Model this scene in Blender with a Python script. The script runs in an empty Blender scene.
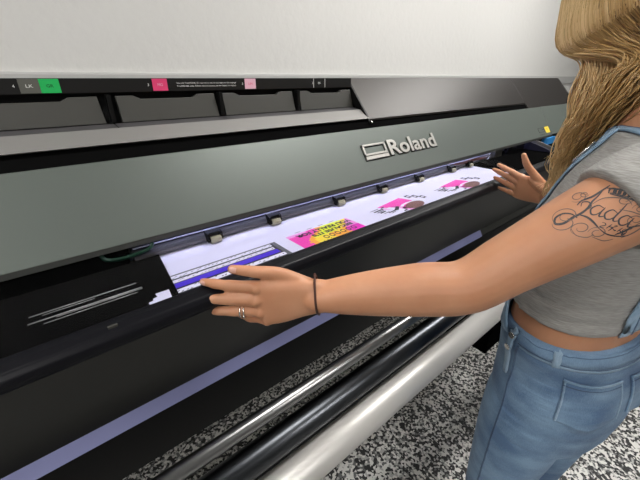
import bpy, bmesh, math, random
from mathutils import Vector, Matrix, noise
from mathutils.bvhtree import BVHTree
random.seed(7)
V = Vector
sc = bpy.context.scene
col = sc.collection

# ------------------------------------------------------------------ materials
def mat(name, color=(.5, .5, .5), rough=.5, metal=0., spec=.5, emit=None, estr=0., bump=None, sheen=0., sss=0., coat=0.):
    m = bpy.data.materials.new(name); m.use_nodes = True
    nt = m.node_tree; b = nt.nodes['Principled BSDF']
    b.inputs['Base Color'].default_value = (*color, 1)
    b.inputs['Roughness'].default_value = rough
    b.inputs['Metallic'].default_value = metal
    b.inputs['Specular IOR Level'].default_value = spec
    b.inputs['Sheen Weight'].default_value = sheen
    b.inputs['Coat Weight'].default_value = coat
    if sss:
        b.inputs['Subsurface Weight'].default_value = sss
        b.inputs['Subsurface Radius'].default_value = (.012, .005, .003)
        b.inputs['Subsurface Scale'].default_value = 1.
    if emit:
        b.inputs['Emission Color'].default_value = (*emit, 1)
        b.inputs['Emission Strength'].default_value = estr
    if bump:
        sx, strength, dist = bump
        tc = nt.nodes.new('ShaderNodeTexCoord'); mp = nt.nodes.new('ShaderNodeMapping')
        n = nt.nodes.new('ShaderNodeTexNoise'); bp = nt.nodes.new('ShaderNodeBump')
        mp.inputs['Scale'].default_value = sx; n.inputs['Scale'].default_value = 1.; n.inputs['Detail'].default_value = 5
        bp.inputs['Strength'].default_value = strength; bp.inputs['Distance'].default_value = dist
        nt.links.new(tc.outputs['Object'], mp.inputs[0]); nt.links.new(mp.outputs[0], n.inputs['Vector'])
        nt.links.new(n.outputs['Fac'], bp.inputs['Height']); nt.links.new(bp.outputs[0], b.inputs['Normal'])
    return m

def color_noise(m, scale, c1, c2, lo=.35, hi=.65, detail=4, fac_socket='Fac'):
    """procedural two colour variation in object space"""
    nt = m.node_tree; b = nt.nodes['Principled BSDF']
    tc = nt.nodes.new('ShaderNodeTexCoord'); mp = nt.nodes.new('ShaderNodeMapping'); mp.inputs['Scale'].default_value = scale
    n = nt.nodes.new('ShaderNodeTexNoise'); n.inputs['Scale'].default_value = 1.; n.inputs['Detail'].default_value = detail
    r = nt.nodes.new('ShaderNodeValToRGB')
    r.color_ramp.elements[0].position = lo; r.color_ramp.elements[0].color = (*c1, 1)
    r.color_ramp.elements[1].position = hi; r.color_ramp.elements[1].color = (*c2, 1)
    nt.links.new(tc.outputs['Object'], mp.inputs[0]); nt.links.new(mp.outputs[0], n.inputs['Vector'])
    nt.links.new(n.outputs['Fac'], r.inputs[0]); nt.links.new(r.outputs[0], b.inputs['Base Color'])
    return m

M = {}
M['fascia'] = mat('sage_metallic_paint', (.103, .119, .106), .42, .25, .5, bump=((600, 600, 600), .03, .0005))
M['fascia_edge'] = mat('fascia_edge', (.03, .031, .028), .5)
M['cover'] = mat('brown_grey_metallic_cover', (.036, .032, .029), .38, .55, .5)
M['black'] = mat('black_plastic', (.005, .005, .005), .45, 0, .15)
M['black_gloss'] = mat('gloss_black', (.008, .008, .010), .18)
M['black_matte'] = mat('matte_black', (.004, .004, .004), .8, 0, .0)
M['lip'] = mat('lip_black', (.005, .005, .007), .36, 0, .16)
M['tray'] = mat('tray_grey', (.047, .046, .040), .5)
M['label_black'] = mat('label_black', (.009, .0085, .008), .45, 0, .3)
M['ledge'] = mat('brushed_silver_ledge', (.42, .41, .395), .38, .7, .5, bump=((30, 900, 900), .08, .0004))
M['ledge_top'] = mat('ledge_top', (.13, .125, .13), .4, .6)
M['panel'] = mat('apron_dark_satin', (.015, .015, .013), .33, .2, .45, bump=((3, 3, 3), .05, .004))
M['stripe'] = mat('lavender_edge', (.19, .20, .36), .38, .35)
M['steel'] = mat('polished_steel', (.30, .30, .30), .28, 1., .5)
M['dark_steel'] = mat('dark_steel', (.075, .08, .088), .3, 1., .5)
M['silver_tube'] = mat('silver_tube', (.66, .64, .61), .42, .45, .5)
M['bay_black'] = mat('bay_black', (.003, .003, .003), .8, 0, .0)
M['grey_rail'] = mat('grey_rail', (.14, .135, .13), .4, .3)
M['blue_dark'] = mat('blue_black_rail', (.012, .012, .026), .35)
M['beige'] = mat('beige_roller', (.34, .32, .22), .5)
M['green'] = mat('dark_green_plastic', (.006, .035, .018), .3)
M['led'] = mat('led', (1, 1, 1), .5, emit=(.60, .64, 1.), estr=12.)
M['vinyl'] = mat('white_vinyl', (.70, .69, .86), .45)
M['chrome'] = mat('chrome', (.75, .73, .70), .2, 1.)
M['logo'] = mat('logo_silver', (.50, .485, .45), .35, .6)
M['white'] = mat('white_ink', (.75, .75, .72), .5)
M['wall'] = mat('painted_plaster', (.66, .65, .625), .85, bump=((30, 30, 30), .35, .006))
M['ceiling'] = mat('ceiling_paint', (.38, .375, .36), .9)
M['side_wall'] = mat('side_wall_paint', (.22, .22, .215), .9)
M['pink'] = mat('pink_ink', (.75, .05, .17), .5)
M['pale_pink'] = mat('pale_pink', (.78, .45, .55), .5)
M['greenlab'] = mat('green_label', (.01, .45, .10), .5)
M['greylab'] = mat('grey_label', (.10, .10, .085), .5)
M['yellow'] = mat('yellow_label', (.80, .58, .05), .5)
M['orange_hose'] = mat('red_brown_hose', (.14, .035, .025), .4)
M['blue_clip'] = mat('blue_clip', (.04, .25, .6), .4)
M['window'] = bpy.data.materials.new('clear_window')
M['window'].use_nodes = True
nt = M['window'].node_tree; nt.nodes.clear()
o_ = nt.nodes.new('ShaderNodeOutputMaterial'); mx = nt.nodes.new('ShaderNodeMixShader'); fr = nt.nodes.new('ShaderNodeLayerWeight'); fm = nt.nodes.new('ShaderNodeMath'); fm.operation = 'MULTIPLY'; fm.inputs[1].default_value = .02
tr = nt.nodes.new('ShaderNodeBsdfTransparent'); gl = nt.nodes.new('ShaderNodeBsdfGlossy'); gl.inputs['Roughness'].default_value = .03
tr.inputs['Color'].default_value = (.93, .93, .95, 1); fr.inputs['Blend'].default_value = .4
nt.links.new(fr.outputs['Facing'], fm.inputs[0]); nt.links.new(fm.outputs[0], mx.inputs[0]); nt.links.new(tr.outputs[0], mx.inputs[1]); nt.links.new(gl.outputs[0], mx.inputs[2]); nt.links.new(mx.outputs[0], o_.inputs[0])

# floor: black and white flake epoxy
mf = mat('flake_epoxy_floor', (.4, .4, .4), .45)
nt = mf.node_tree; b = nt.nodes['Principled BSDF']
tc = nt.nodes.new('ShaderNodeTexCoord'); vo = nt.nodes.new('ShaderNodeTexVoronoi'); vo.inputs['Scale'].default_value = 105
wn = nt.nodes.new('ShaderNodeTexNoise'); wn.inputs['Scale'].default_value = 160
mxv = nt.nodes.new('ShaderNodeVectorMath'); mxv.operation = 'MULTIPLY_ADD'; mxv.inputs[1].default_value = (.006, .006, .006)
sep = nt.nodes.new('ShaderNodeSeparateColor'); r = nt.nodes.new('ShaderNodeValToRGB'); r.color_ramp.interpolation = 'CONSTANT'
els = r.color_ramp.elements
els[0].position = 0; els[0].color = (.015, .015, .016, 1)
els[1].position = .38; els[1].color = (.13, .13, .13, 1)
e = els.new(.5); e.color = (.42, .42, .40, 1)
e = els.new(.66); e.color = (.70, .69, .66, 1)
nt.links.new(tc.outputs['Object'], wn.inputs['Vector']); nt.links.new(wn.outputs['Color'], mxv.inputs[0]); nt.links.new(tc.outputs['Object'], mxv.inputs[2])
nt.links.new(mxv.outputs[0], vo.inputs['Vector']); nt.links.new(vo.outputs['Color'], sep.inputs[0]); nt.links.new(sep.outputs[0], r.inputs[0]); nt.links.new(r.outputs[0], b.inputs['Base Color'])
M['floor'] = mf

# skin / cloth / hair
M['skin'] = color_noise(mat('skin', (.62, .33, .20), .5, sss=.12, bump=((160, 160, 160), .12, .0012)), (14, 14, 14), (.52, .235, .122), (.60, .295, .165), .3, .7)
M['nail'] = mat('nail', (.72, .42, .34), .25)
M['lips'] = mat('lips', (.55, .18, .17), .4)
M['eye_white'] = mat('eye_white', (.8, .8, .78), .2)
M['iris'] = mat('iris', (.06, .10, .14), .2)
M['ink'] = mat('tattoo_ink', (.055, .055, .06), .6)
M['ink_soft'] = mat('tattoo_ink_soft', (.15, .115, .10), .6)
# ribbed grey jersey
ms = mat('grey_rib_jersey', (.30, .29, .275), .9, sheen=.2)
nt = ms.node_tree; b = nt.nodes['Principled BSDF']
tc = nt.nodes.new('ShaderNodeTexCoord'); wv = nt.nodes.new('ShaderNodeTexNoise'); mp = nt.nodes.new('ShaderNodeMapping')
mp.inputs['Scale'].default_value = (60, 60, 800); mp.inputs['Rotation'].default_value = (0, .12, 0)
wv.inputs['Scale'].default_value = 1; wv.inputs['Detail'].default_value = 2
n2 = nt.nodes.new('ShaderNodeTexNoise'); n2.inputs['Scale'].default_value = 1; mp2 = nt.nodes.new('ShaderNodeMapping'); mp2.inputs['Scale'].default_value = (10, 10, 42)
ad = nt.nodes.new('ShaderNodeMath'); ad.operation = 'MULTIPLY_ADD'; ad.inputs[1].default_value = .22
bp = nt.nodes.new('ShaderNodeBump'); bp.inputs['Strength'].default_value = .5; bp.inputs['Distance'].default_value = .012
rr = nt.nodes.new('ShaderNodeValToRGB'); rr.color_ramp.elements[0].position = .35; rr.color_ramp.elements[0].color = (.29, .28, .262, 1); rr.color_ramp.elements[1].position = .65; rr.color_ramp.elements[1].color = (.40, .39, .37, 1)
nt.links.new(tc.outputs['Object'], mp.inputs[0]); nt.links.new(mp.outputs[0], wv.inputs['Vector'])
nt.links.new(tc.outputs['Object'], mp2.inputs[0]); nt.links.new(mp2.outputs[0], n2.inputs['Vector'])
nt.links.new(wv.outputs['Fac'], ad.inputs[0]); nt.links.new(n2.outputs['Fac'], ad.inputs[2])
nt.links.new(ad.outputs[0], bp.inputs['Height']); nt.links.new(bp.outputs[0], b.inputs['Normal'])
nt.links.new(wv.outputs['Fac'], rr.inputs[0]); nt.links.new(rr.outputs[0], b.inputs['Base Color'])
M['shirt'] = ms
def denim(name, c1, c2):
    m = mat(name, c1, .85, sheen=.1)
    nt = m.node_tree; b = nt.nodes['Principled BSDF']
    tc = nt.nodes.new('ShaderNodeTexCoord')
    def nz(s, d=4):
        mp = nt.nodes.new('ShaderNodeMapping'); mp.inputs['Scale'].default_value = s
        n = nt.nodes.new('ShaderNodeTexNoise'); n.inputs['Scale'].default_value = 1; n.inputs['Detail'].default_value = d
        nt.links.new(tc.outputs['Object'], mp.inputs[0]); nt.links.new(mp.outputs[0], n.inputs['Vector']); return n
    a = nz((9, 9, 16)); f = nz((700, 700, 160), 2); w = nz((8, 8, 60), 3)
    s = nt.nodes.new('ShaderNodeMath'); s.operation = 'MULTIPLY_ADD'; s.inputs[1].default_value = .3
    nt.links.new(f.outputs['Fac'], s.inputs[0]); nt.links.new(a.outputs['Fac'], s.inputs[2])
    r = nt.nodes.new('ShaderNodeValToRGB'); r.color_ramp.elements[0].position = .5; r.color_ramp.elements[0].color = (*c1, 1)
    r.color_ramp.elements[1].position = .82; r.color_ramp.elements[1].color = (*c2, 1)
    nt.links.new(s.outputs[0], r.inputs[0]); nt.links.new(r.outputs[0], b.inputs['Base Color'])
    s2 = nt.nodes.new('ShaderNodeMath'); s2.operation = 'MULTIPLY_ADD'; s2.inputs[1].default_value = .12
    nt.links.new(f.outputs['Fac'], s2.inputs[0]); nt.links.new(w.outputs['Fac'], s2.inputs[2])
    bp = nt.nodes.new('ShaderNodeBump'); bp.inputs['Strength'].default_value = .45; bp.inputs['Distance'].default_value = .01
    nt.links.new(s2.outputs[0], bp.inputs['Height']); nt.links.new(bp.outputs[0], b.inputs['Normal'])
    return m
M['denim'] = denim('washed_blue_denim', (.095, .175, .31), (.23, .36, .52))
M['denim_light'] = denim('light_denim', (.20, .32, .46), (.38, .52, .66))
M['denim_dark'] = denim('dark_denim_seam', (.05, .09, .17), (.11, .19, .31))
# hair with per strand colour
mh = mat('blonde_hair', (.5, .33, .14), .38)
nt = mh.node_tree; b = nt.nodes['Principled BSDF']
at_ = nt.nodes.new('ShaderNodeAttribute'); at_.attribute_name = 'tone'
r = nt.nodes.new('ShaderNodeValToRGB')
r.color_ramp.elements[0].position = 0; r.color_ramp.elements[0].color = (.085, .032, .010, 1)
r.color_ramp.elements[1].position = 1; r.color_ramp.elements[1].color = (.92, .68, .37, 1)
e = r.color_ramp.elements.new(.45); e.color = (.60, .37, .14, 1)
nt.links.new(at_.outputs['Fac'], r.inputs[0]); nt.links.new(r.outputs[0], b.inputs['Base Color'])
M['hair'] = mh

# ------------------------------------------------------------------ mesh helpers
def link(name, bm, m, parent=None, smooth=False, loc=None, bevel=None, autosmooth=False):
    me = bpy.data.meshes.new(name)
    bmesh.ops.recalc_face_normals(bm, faces=bm.faces)
    bm.to_mesh(me); bm.free()
    o = bpy.data.objects.new(name, me); col.objects.link(o)
    ms_ = m if isinstance(m, (list, tuple)) else [m]
    for x in ms_: me.materials.append(x)
    if smooth:
        for p in me.polygons: p.use_smooth = True
    if bevel:
        md = o.modifiers.new('b', 'BEVEL'); md.width = bevel; md.segments = 2; md.limit_method = 'ANGLE'; md.angle_limit = math.radians(30)
        if not smooth:
            for p in me.polygons: p.use_smooth = False
    if parent: hang(o, parent)
    return o
def hang(o, parent):
    o.parent = parent
    if parent.type == 'EMPTY': o.matrix_parent_inverse = Matrix.Translation(-V(parent.location))
    else: o.matrix_parent_inverse = Matrix()
def empty(name, loc=(0, 0, 0)):
    o = bpy.data.objects.new(name, None); col.objects.link(o); o.location = loc; o.empty_display_size = .1
    return o
def tag(o, label=None, cat=None, group=None, kind=None):
    if label: o['label'] = label
    if cat: o['category'] = cat
    if group: o['group'] = group
    if kind: o['kind'] = kind
    return o
def box(bm, x0, x1, y0, y1, z0, z1, mi=0):
    vs = [bm.verts.new((x, y, z)) for x in (x0, x1) for y in (y0, y1) for z in (z0, z1)]
    for q in ((0, 1, 3, 2), (4, 6, 7, 5), (0, 4, 5, 1), (2, 3, 7, 6), (0, 2, 6, 4), (1, 5, 7, 3)):
        f = bm.faces.new([vs[i] for i in q]); f.material_index = mi
    return bm
def prism(bm, prof, x0, x1, mi=0, x1s=None, x0s=None):
    """closed polygon of (y,z) extruded along X"""
    n = len(prof)
    a = [bm.verts.new(((x0s[i] if x0s else x0), y, z)) for i, (y, z) in enumerate(prof)]
    c = [bm.verts.new(((x1s[i] if x1s else x1), y, z)) for i, (y, z) in enumerate(prof)]
    bm.faces.new(a).material_index = mi; bm.faces.new(c[::-1]).material_index = mi
    for i in range(n):
        bm.faces.new((a[i], a[(i + 1) % n], c[(i + 1) % n], c[i])).material_index = mi
    return bm
def cyl(bm, p0, p1, r, n=24, r2=None, mi=0, caps=True):
    p0, p1 = V(p0), V(p1); t = (p1 - p0).normalized(); s = t.orthogonal().normalized(); u = t.cross(s)
    r2 = r if r2 is None else r2
    A = [bm.verts.new(p0 + r * (math.cos(2 * math.pi * i / n) * s + math.sin(2 * math.pi * i / n) * u)) for i in range(n)]
    B = [bm.verts.new(p1 + r2 * (math.cos(2 * math.pi * i / n) * s + math.sin(2 * math.pi * i / n) * u)) for i in range(n)]
    for i in range(n):
        f = bm.faces.new((A[i], A[(i + 1) % n], B[(i + 1) % n], B[i])); f.material_index = mi; f.smooth = True
    if caps:
        bm.faces.new(A[::-1]).material_index = mi; bm.faces.new(B).material_index = mi
    return bm
def catmull(pts, sub):
    out = []
    n = len(pts)
    for i in range(n - 1):
        p0 = pts[max(i - 1, 0)]; p1 = pts[i]; p2 = pts[i + 1]; p3 = pts[min(i + 2, n - 1)]
        for k in range(sub):
            t = k / sub
            out.append(tuple(.5 * (2 * b + (c - a) * t + (2 * a - 5 * b + 4 * c - d) * t * t + (3 * b - a - 3 * c + d) * t ** 3) for a, b, c, d in zip(p0, p1, p2, p3)))
    out.append(tuple(pts[-1]))
    return out
def loft(bm, pts, side, n=20, dome=True, sub=5, pw=2., mi=0):
    """pts: (x,y,z,a,b): elliptical tube, a along `side`, b across; domed ends"""
    P = catmull(pts, sub)
    side = V(side)
    C = [V(p[:3]) for p in P]; T = []
    for i in range(len(C)):
        T.append((C[min(i + 1, len(C) - 1)] - C[max(i - 1, 0)]).normalized())
    secs = [(C[i], T[i], P[i][3], P[i][4]) for i in range(len(C))]
    if dome:
        def cap(c, t, a, b, sgn):
            out = []
            for k in range(1, 5):
                an = k / 4 * math.pi / 2 * .97
                out.append((c + t * sgn * min(a, b) * math.sin(an), t, a * math.cos(an), b * math.cos(an)))
            return out
        c0, t0, a0, b0 = secs[0]; c1, t1, a1, b1 = secs[-1]
        secs = cap(c0, t0, a0, b0, -1)[::-1] + secs + cap(c1, t1, a1, b1, 1)
    rings = []
    for c, t, a, b in secs:
        s = (side - t * side.dot(t)).normalized(); u = t.cross(s)
        ring = []
        for i in range(n):
            th = 2 * math.pi * i / n; cx, sx = math.cos(th), math.sin(th)
            if pw != 2.:
                cx = math.copysign(abs(cx) ** (2 / pw), cx); sx = math.copysign(abs(sx) ** (2 / pw), sx)
            ring.append(bm.verts.new(c + s * a * cx + u * b * sx))
        rings.append(ring)
    for A, B in zip(rings, rings[1:]):
        for i in range(n):
            f = bm.faces.new((A[i], A[(i + 1) % n], B[(i + 1) % n], B[i])); f.smooth = True; f.material_index = mi
    bm.faces.new(rings[0][::-1]).material_index = mi; bm.faces.new(rings[-1]).material_index = mi
    return bm
def ball(bm, c, r, seg=20, scale=(1, 1, 1), rot=None):
    m = Matrix.Translation(c) @ (rot.to_4x4() if rot else Matrix()) @ Matrix.Diagonal((*scale, 1))
    bmesh.ops.create_uvsphere(bm, u_segments=seg, v_segments=seg // 2, radius=r, matrix=m)
def fuse(name, bm, voxel, smooth_it, m, parent=None, fac=.5):
    """union everything in bm into one continuous skin"""
    me = bpy.data.meshes.new(name + '_tmp'); bm.to_mesh(me); bm.free()
    o = bpy.data.objects.new(name + '_tmp', me); col.objects.link(o)
    r = o.modifiers.new('r', 'REMESH'); r.mode = 'VOXEL'; r.voxel_size = voxel; r.use_smooth_shade = True
    s = o.modifiers.new('s', 'SMOOTH'); s.iterations = smooth_it; s.factor = fac
    dg = bpy.context.evaluated_depsgraph_get(); dg.update()
    me2 = bpy.data.meshes.new_from_object(o.evaluated_get(dg))
    bpy.data.objects.remove(o); bpy.data.meshes.remove(me)
    me2.name = name
    o = bpy.data.objects.new(name, me2); col.objects.link(o)
    me2.materials.clear(); me2.materials.append(m)
    for p in me2.polygons: p.use_smooth = True
    if parent: o.parent = parent; o.matrix_parent_inverse = Matrix.Translation(-V(parent.location))
    return o
def bvh_of(o):
    me = o.data
    return BVHTree.FromPolygons([v.co.copy() for v in me.vertices], [tuple(p.vertices) for p in me.polygons])
def snap(bvh, p, off):
    q, n, i, d = bvh.find_nearest(V(p))
    return q + n * off, n
def ribbon_on(bvh, pts, widths, off, thick, bm, sub=8, cross=3, mi=0):
    """band lying on a surface along a 3D polyline"""
    P = [V(p) for p in catmull([tuple(p) for p in pts], sub)]
    W = [w[0] for w in catmull([(w,) for w in widths], sub)]
    C = [snap(bvh, p, off) for p in P]
    top = []; bot = []
    for i, (c, n) in enumerate(C):
        t = (C[min(i + 1, len(C) - 1)][0] - C[max(i - 1, 0)][0]).normalized(); s = t.cross(n).normalized()
        ra, rb = [], []
        for k in range(cross + 1):
            q = c + s * W[i] * (k / cross - .5)
            q2, n2 = snap(bvh, q, off)
            ra.append(bm.verts.new(q2 + n2 * thick)); rb.append(bm.verts.new(q2))
        top.append(ra); bot.append(rb)
    def quad(a, b, c, d):
        f = bm.faces.new((a, b, c, d)); f.smooth = True; f.material_index = mi
    for i in range(len(top) - 1):
        for k in range(cross):
            quad(top[i][k], top[i][k + 1], top[i + 1][k + 1], top[i + 1][k]); quad(bot[i][k], bot[i + 1][k], bot[i + 1][k + 1], bot[i][k + 1])
        quad(top[i][0], top[i + 1][0], bot[i + 1][0], bot[i][0]); quad(top[i][-1], bot[i][-1], bot[i + 1][-1], top[i + 1][-1])
    for E_ in (0, -1):
        for k in range(cross): quad(top[E_][k], bot[E_][k], bot[E_][k + 1], top[E_][k + 1])
    return bm
def text_2d(s, size, shear=0., bold=0., extr=0.):
    cu = bpy.data.curves.new('t', 'FONT'); cu.body = s; cu.size = size; cu.shear = shear; cu.offset = bold; cu.extrude = extr; cu.resolution_u = 4
    cu.align_x = 'CENTER'; cu.align_y = 'CENTER'
    o = bpy.data.objects.new('t', cu); col.objects.link(o)
    dg = bpy.context.evaluated_depsgraph_get(); dg.update()
    me = bpy.data.meshes.new_from_object(o.evaluated_get(dg))
    vs = [v.co.copy() for v in me.vertices]; fs = [tuple(p.vertices) for p in me.polygons]
    bpy.data.objects.remove(o); bpy.data.curves.remove(cu); bpy.data.meshes.remove(me)
    return vs, fs
def put_text(bm, s, size, origin, ux, uy, mi=0, width=None, height=None, extr=0., bold=0., shear=0., off=0.):
    vs, fs = text_2d(s, size, shear, bold, extr)
    if not vs: return
    ux, uy = V(ux).normalized(), V(uy).normalized(); uz = ux.cross(uy)
    x0 = min(v.x for v in vs); x1 = max(v.x for v in vs); y0 = min(v.y for v in vs); y1 = max(v.y for v in vs)
    kx = width / (x1 - x0) if width else 1.; ky = height / (y1 - y0) if height else kx
    nv = [bm.verts.new(V(origin) + ux * (v.x - (x0 + x1) / 2) * kx + uy * (v.y - (y0 + y1) / 2) * ky + uz * (v.z + off)) for v in vs]
    for f in fs:
        try: bm.faces.new([nv[i] for i in f]).material_index = mi
        except ValueError: pass

# ------------------------------------------------------------------ room
def struct(name, bm, m): return tag(link(name, bm, m), kind='structure')
struct('floor', box(bmesh.new(), -3, 6, -3.2, 1.4, -.05, 0), M['floor'])
struct('wall_back', box(bmesh.new(), -3, 6, 1.4, 1.5, 0, 3.0), M['wall'])
struct('wall_left', box(bmesh.new(), -3.1, -3, -3.2, 1.4, 0, 3.0), M['side_wall'])
struct('wall_right', box(bmesh.new(), 6, 6.1, -3.2, 1.4, 0, 3.0), M['side_wall'])
struct('wall_front', box(bmesh.new(), -3, 6, -3.3, -3.2, 0, 3.0), M['side_wall'])
struct('ceiling', box(bmesh.new(), -3, 6, -3.2, 1.4, 3.0, 3.05), M['ceiling'])
bm = bmesh.new(); prism(bm, [(1.4, 1.567), (1.388, 1.566), (1.386, 1.560), (1.386, 1.50), (1.4, 1.498)], -3, 6)
struct('trim_1', bm, mat('wall_rail_paint', (.47, .465, .45), .6))
bm = bmesh.new(); box(bm, -3, 6, 1.385, 1.4, 0, .09); struct('baseboard_back', bm, M['ceiling'])

def ceiling_light(x, y, lab, st=22.):
    lamp_em = mat('lamp_diffuser', (.9, .9, .9), .5, emit=(1, .985, .96), estr=st)
    t = tag(empty('ceiling_light', (x, y, 3.0)), lab, 'ceiling light', 'flat ceiling light panels')
    bm = bmesh.new(); box(bm, x - .62, x + .62, y - .17, y + .17, 2.975, 2.9995); link('frame', bm, M['ceiling'], t)
    bm = bmesh.new(); box(bm, x - .6, x + .6, y - .15, y + .15, 2.962, 2.974); link('diffuser', bm, lamp_em, t)
for x, y, lab, st in ((3.1, .35, 'ceiling light panel near the back wall, right of the printer', 26.), (1.5, .12, 'ceiling light panel above the woman and the printer front', 34.),
                  (-1.2, .2, 'ceiling light panel over the left end of the printer', 24.), (3.4, -1.8, 'ceiling light panel behind the woman to the right', 22.),
                  (-1.2, -2.0, 'ceiling light panel in the front left corner', 42.)):
    ceiling_light(x, y, lab, st)

# ------------------------------------------------------------------ printer
XL, XR = -.45, 2.70
PR = tag(empty('wide_format_printer', (1.1, .75, 0)), 'long grey-green and black large-format printer with a lit print bed', 'printer')
def part(name, bm, m, parent=PR, **k): return link(name, bm, m, parent, **k)
def xloc(o): return o

# body behind the covers
bm = bmesh.new()
prism(bm, [(.868, 1.548), (1.03, 1.545), (1.03, .93), (.70, .93), (.70, 1.20), (.74, 1.30), (.80, 1.40), (.80, 1.452), (.856, 1.462), (.868, 1.50)], XL, 1.0)
prism(bm, [(.90, 1.53), (1.03, 1.545), (1.03, .93), (.70, .93), (.70, 1.20), (.74, 1.30), (.74, 1.33), (.83, 1.42)], 1.0, XR - .01)
part('rear_housing', bm, M['black'])
# ink bay: label strip, recess, trays
bm = bmesh.new(); box(bm, XL, .842, .848, .868, 1.5238, 1.5497)
strip = part('label_strip', bm, M['label_black'])
def tile(x0, x1, mi, nm, txt, tm, lab, outline=False):
    bm = bmesh.new(); box(bm, x0, x1, .8468, .8478, 1.5250, 1.5487)
    o = part(nm, bm, M[mi], strip if False else PR); o['label'] = lab
    bm = bmesh.new(); put_text(bm, txt, .01, ((x0 + x1) / 2, .8464, 1.537), (1, 0, 0), (0, 0, 1), height=.0052, width=.0105 if len(txt) > 1 else .004)
    t = part('ink_letters', bm, M[tm]); 
tile(.023, .0525, 'greylab', 'ink_label', 'LK', 'white', 'grey ink label')
tile(.0527, .083, 'greenlab', 'ink_label', 'GR', 'label_black', 'green ink label')
tile(.247, .278, 'pink', 'ink_label', 'MG', 'pale_pink', 'hot pink ink label')
tile(.468, .499, 'pale_pink', 'ink_label', 'LM', 'pink', 'pale pink ink label')
tile(.694, .729, 'label_black', 'ink_label', 'BK', 'white', 'black ink label')
bm = bmesh.new()
for x in (.0155, .2385, .4615, .6865): put_text(bm, '4' if x < .1 else '3', .01, (x, .8474, 1.537), (1, 0, 0), (0, 0, 1), height=.005, width=.003)
for k, s in enumerate(('Use only TrueVIS INK. Do not remove any ink cartridge until the message', 'TrueVIS INK only. Follow the instructions on the display to replace')):
    put_text(bm, s, .01, (.371, .8474, 1.5395 - .0062 * k), (1, 0, 0), (0, 0, 1), width=.145, height=.0042)
part('printed_notice', bm, M['white'])
for x in (.690, .733):
    bm = bmesh.new(); box(bm, x, x + .0012, .847, .848, 1.5250, 1.5487); part('label_border', bm, M['white'])
# ink tray doors with cut-down upper edge
def zdoor(y): return y
trays = [(-.45, -.165), (-.13, .140), (.172, .385), (.405, .615), (.638, .842)]
for i, (a, c) in enumerate(trays):
    bm = bmesh.new(); w = c - a
    n1, n2 = (a + w * .20, c - w * .24) if i > 1 else (a + w * .1, c - w * .22)
    out = [(a, 1.4665), (c + .002, 1.4665), (c - .002, 1.5165), (n2 + .01, 1.5165), (n2 - .004, 1.5095), (n1 + .004, 1.5095), (n1 - .01, 1.5165), (a - .001, 1.5165)]
    F_ = [bm.verts.new((x, .8375 + (z - 1.4665) * .22, z)) for x, z in out]; B_ = [bm.verts.new((x, .8375 + (z - 1.4665) * .22 + .012, z)) for x, z in out]
    bm.faces.new(F_); bm.faces.new(B_[::-1])
    for k in range(len(out)): bm.faces.new((F_[k], B_[k], B_[(k + 1) % len(out)], F_[(k + 1) % len(out)]))
    part('ink_tray_door', bm, M['tray'], bevel=.0008)
for x in (-.148, .156, .395, .627):
    bm = bmesh.new(); box(bm, x - .004, x + .004, .835, .852, 1.468, 1.520); part('tray_divider', bm, M['black'])
# ledge in front of the trays
for i, (a, c) in enumerate(trays):
    a2 = a - .016 if i else XL; c2 = c + .016 if i < 4 else .848
    bm = bmesh.new(); prism(bm, [(.842, 1.4655), (.8035, 1.4602), (.8035, 1.452), (.842, 1.455)], a2 + .001, c2 - .001)
    part('ledge_lid', bm, M['ledge_top'], bevel=.001)
bm = bmesh.new(); prism(bm, [(.8032, 1.4606), (.7655, 1.4368), (.770, 1.434), (.8032, 1.448)], XL, .846); part('silver_ledge', bm, M['ledge'])
# dark gutter between ledge / cover and the front cover
bm = bmesh.new(); prism(bm, [(.775, 1.432), (.805, 1.445), (.805, 1.38), (.735, 1.36), (.735, 1.398)], XL, XR - .02); part('gutter', bm, M['black_matte'])
# big top cover
bm = bmesh.new()
prism(bm, [(.8675, 1.5500), (.7655, 1.4345), (.7655, 1.428), (.780, 1.428), (.885, 1.546), (1.03, 1.546), (1.03, 1.5499)], .8475, 2.010)
prism(bm, [(.8675, 1.5500), (.800, 1.4736), (.744, 1.4102), (.750, 1.407), (.885, 1.546), (1.03, 1.546), (1.03, 1.5499)], 2.010, XR, x1s=[2.686, 2.705, 2.56, 2.56, 2.686, 2.686, 2.686])
part('top_cover', bm, M['cover'], bevel=.0015)
bm = bmesh.new(); prism(bm, [(.8655, 1.5470), (.7655, 1.4340), (.758, 1.425), (.762, 1.405), (.775, 1.405), (.79, 1.425), (.885, 1.535)], .8425, .8475); part('cover_bracket', bm, M['black'])
bm = bmesh.new(); cyl(bm, (.842, .757, 1.425), (.851, .757, 1.425), .005, 12); part('hinge_pin', bm, M['chrome'])

# front cover (sage panel)
n_ = V((0, .7225 - .6341, 1.4149 - 1.2881)).normalized()   # up the panel
nrm = V((0, -n_.z, n_.y))                                   # out of the panel
def fascia(x0, x1, nm, skew=0.):
    bm = bmesh.new()
    th = .014
    p = [(.6341, 1.2881), (.7225, 1.4149)]
    prof = [p[0], p[1], (p[1][0] + .006, p[1][1] - .001), (p[1][0] + .012, p[1][1] - .012), (p[0][0] + .018, p[0][1] + .002)]
    prism(bm, prof, x0, x1)
    return part(nm, bm, M['fascia'], bevel=.0012)
fas = fascia(XL, 2.094, 'front_cover')
fascia(2.0965, XR, 'end_cover')
bm = bmesh.new(); prism(bm, [(.6341, 1.2879), (.6325, 1.2790), (.640, 1.2765), (.655, 1.2885), (.650, 1.290)], XL, 2.094); part('front_cover_rim', bm, M['fascia_edge'])
bm = bmesh.new(); prism(bm, [(.6525, 1.2905), (.7350, 1.4020), (.7365, 1.4005), (.6545, 1.2895)], XL, XR - .03); part('cover_liner', bm, M['bay_black'])
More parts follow.
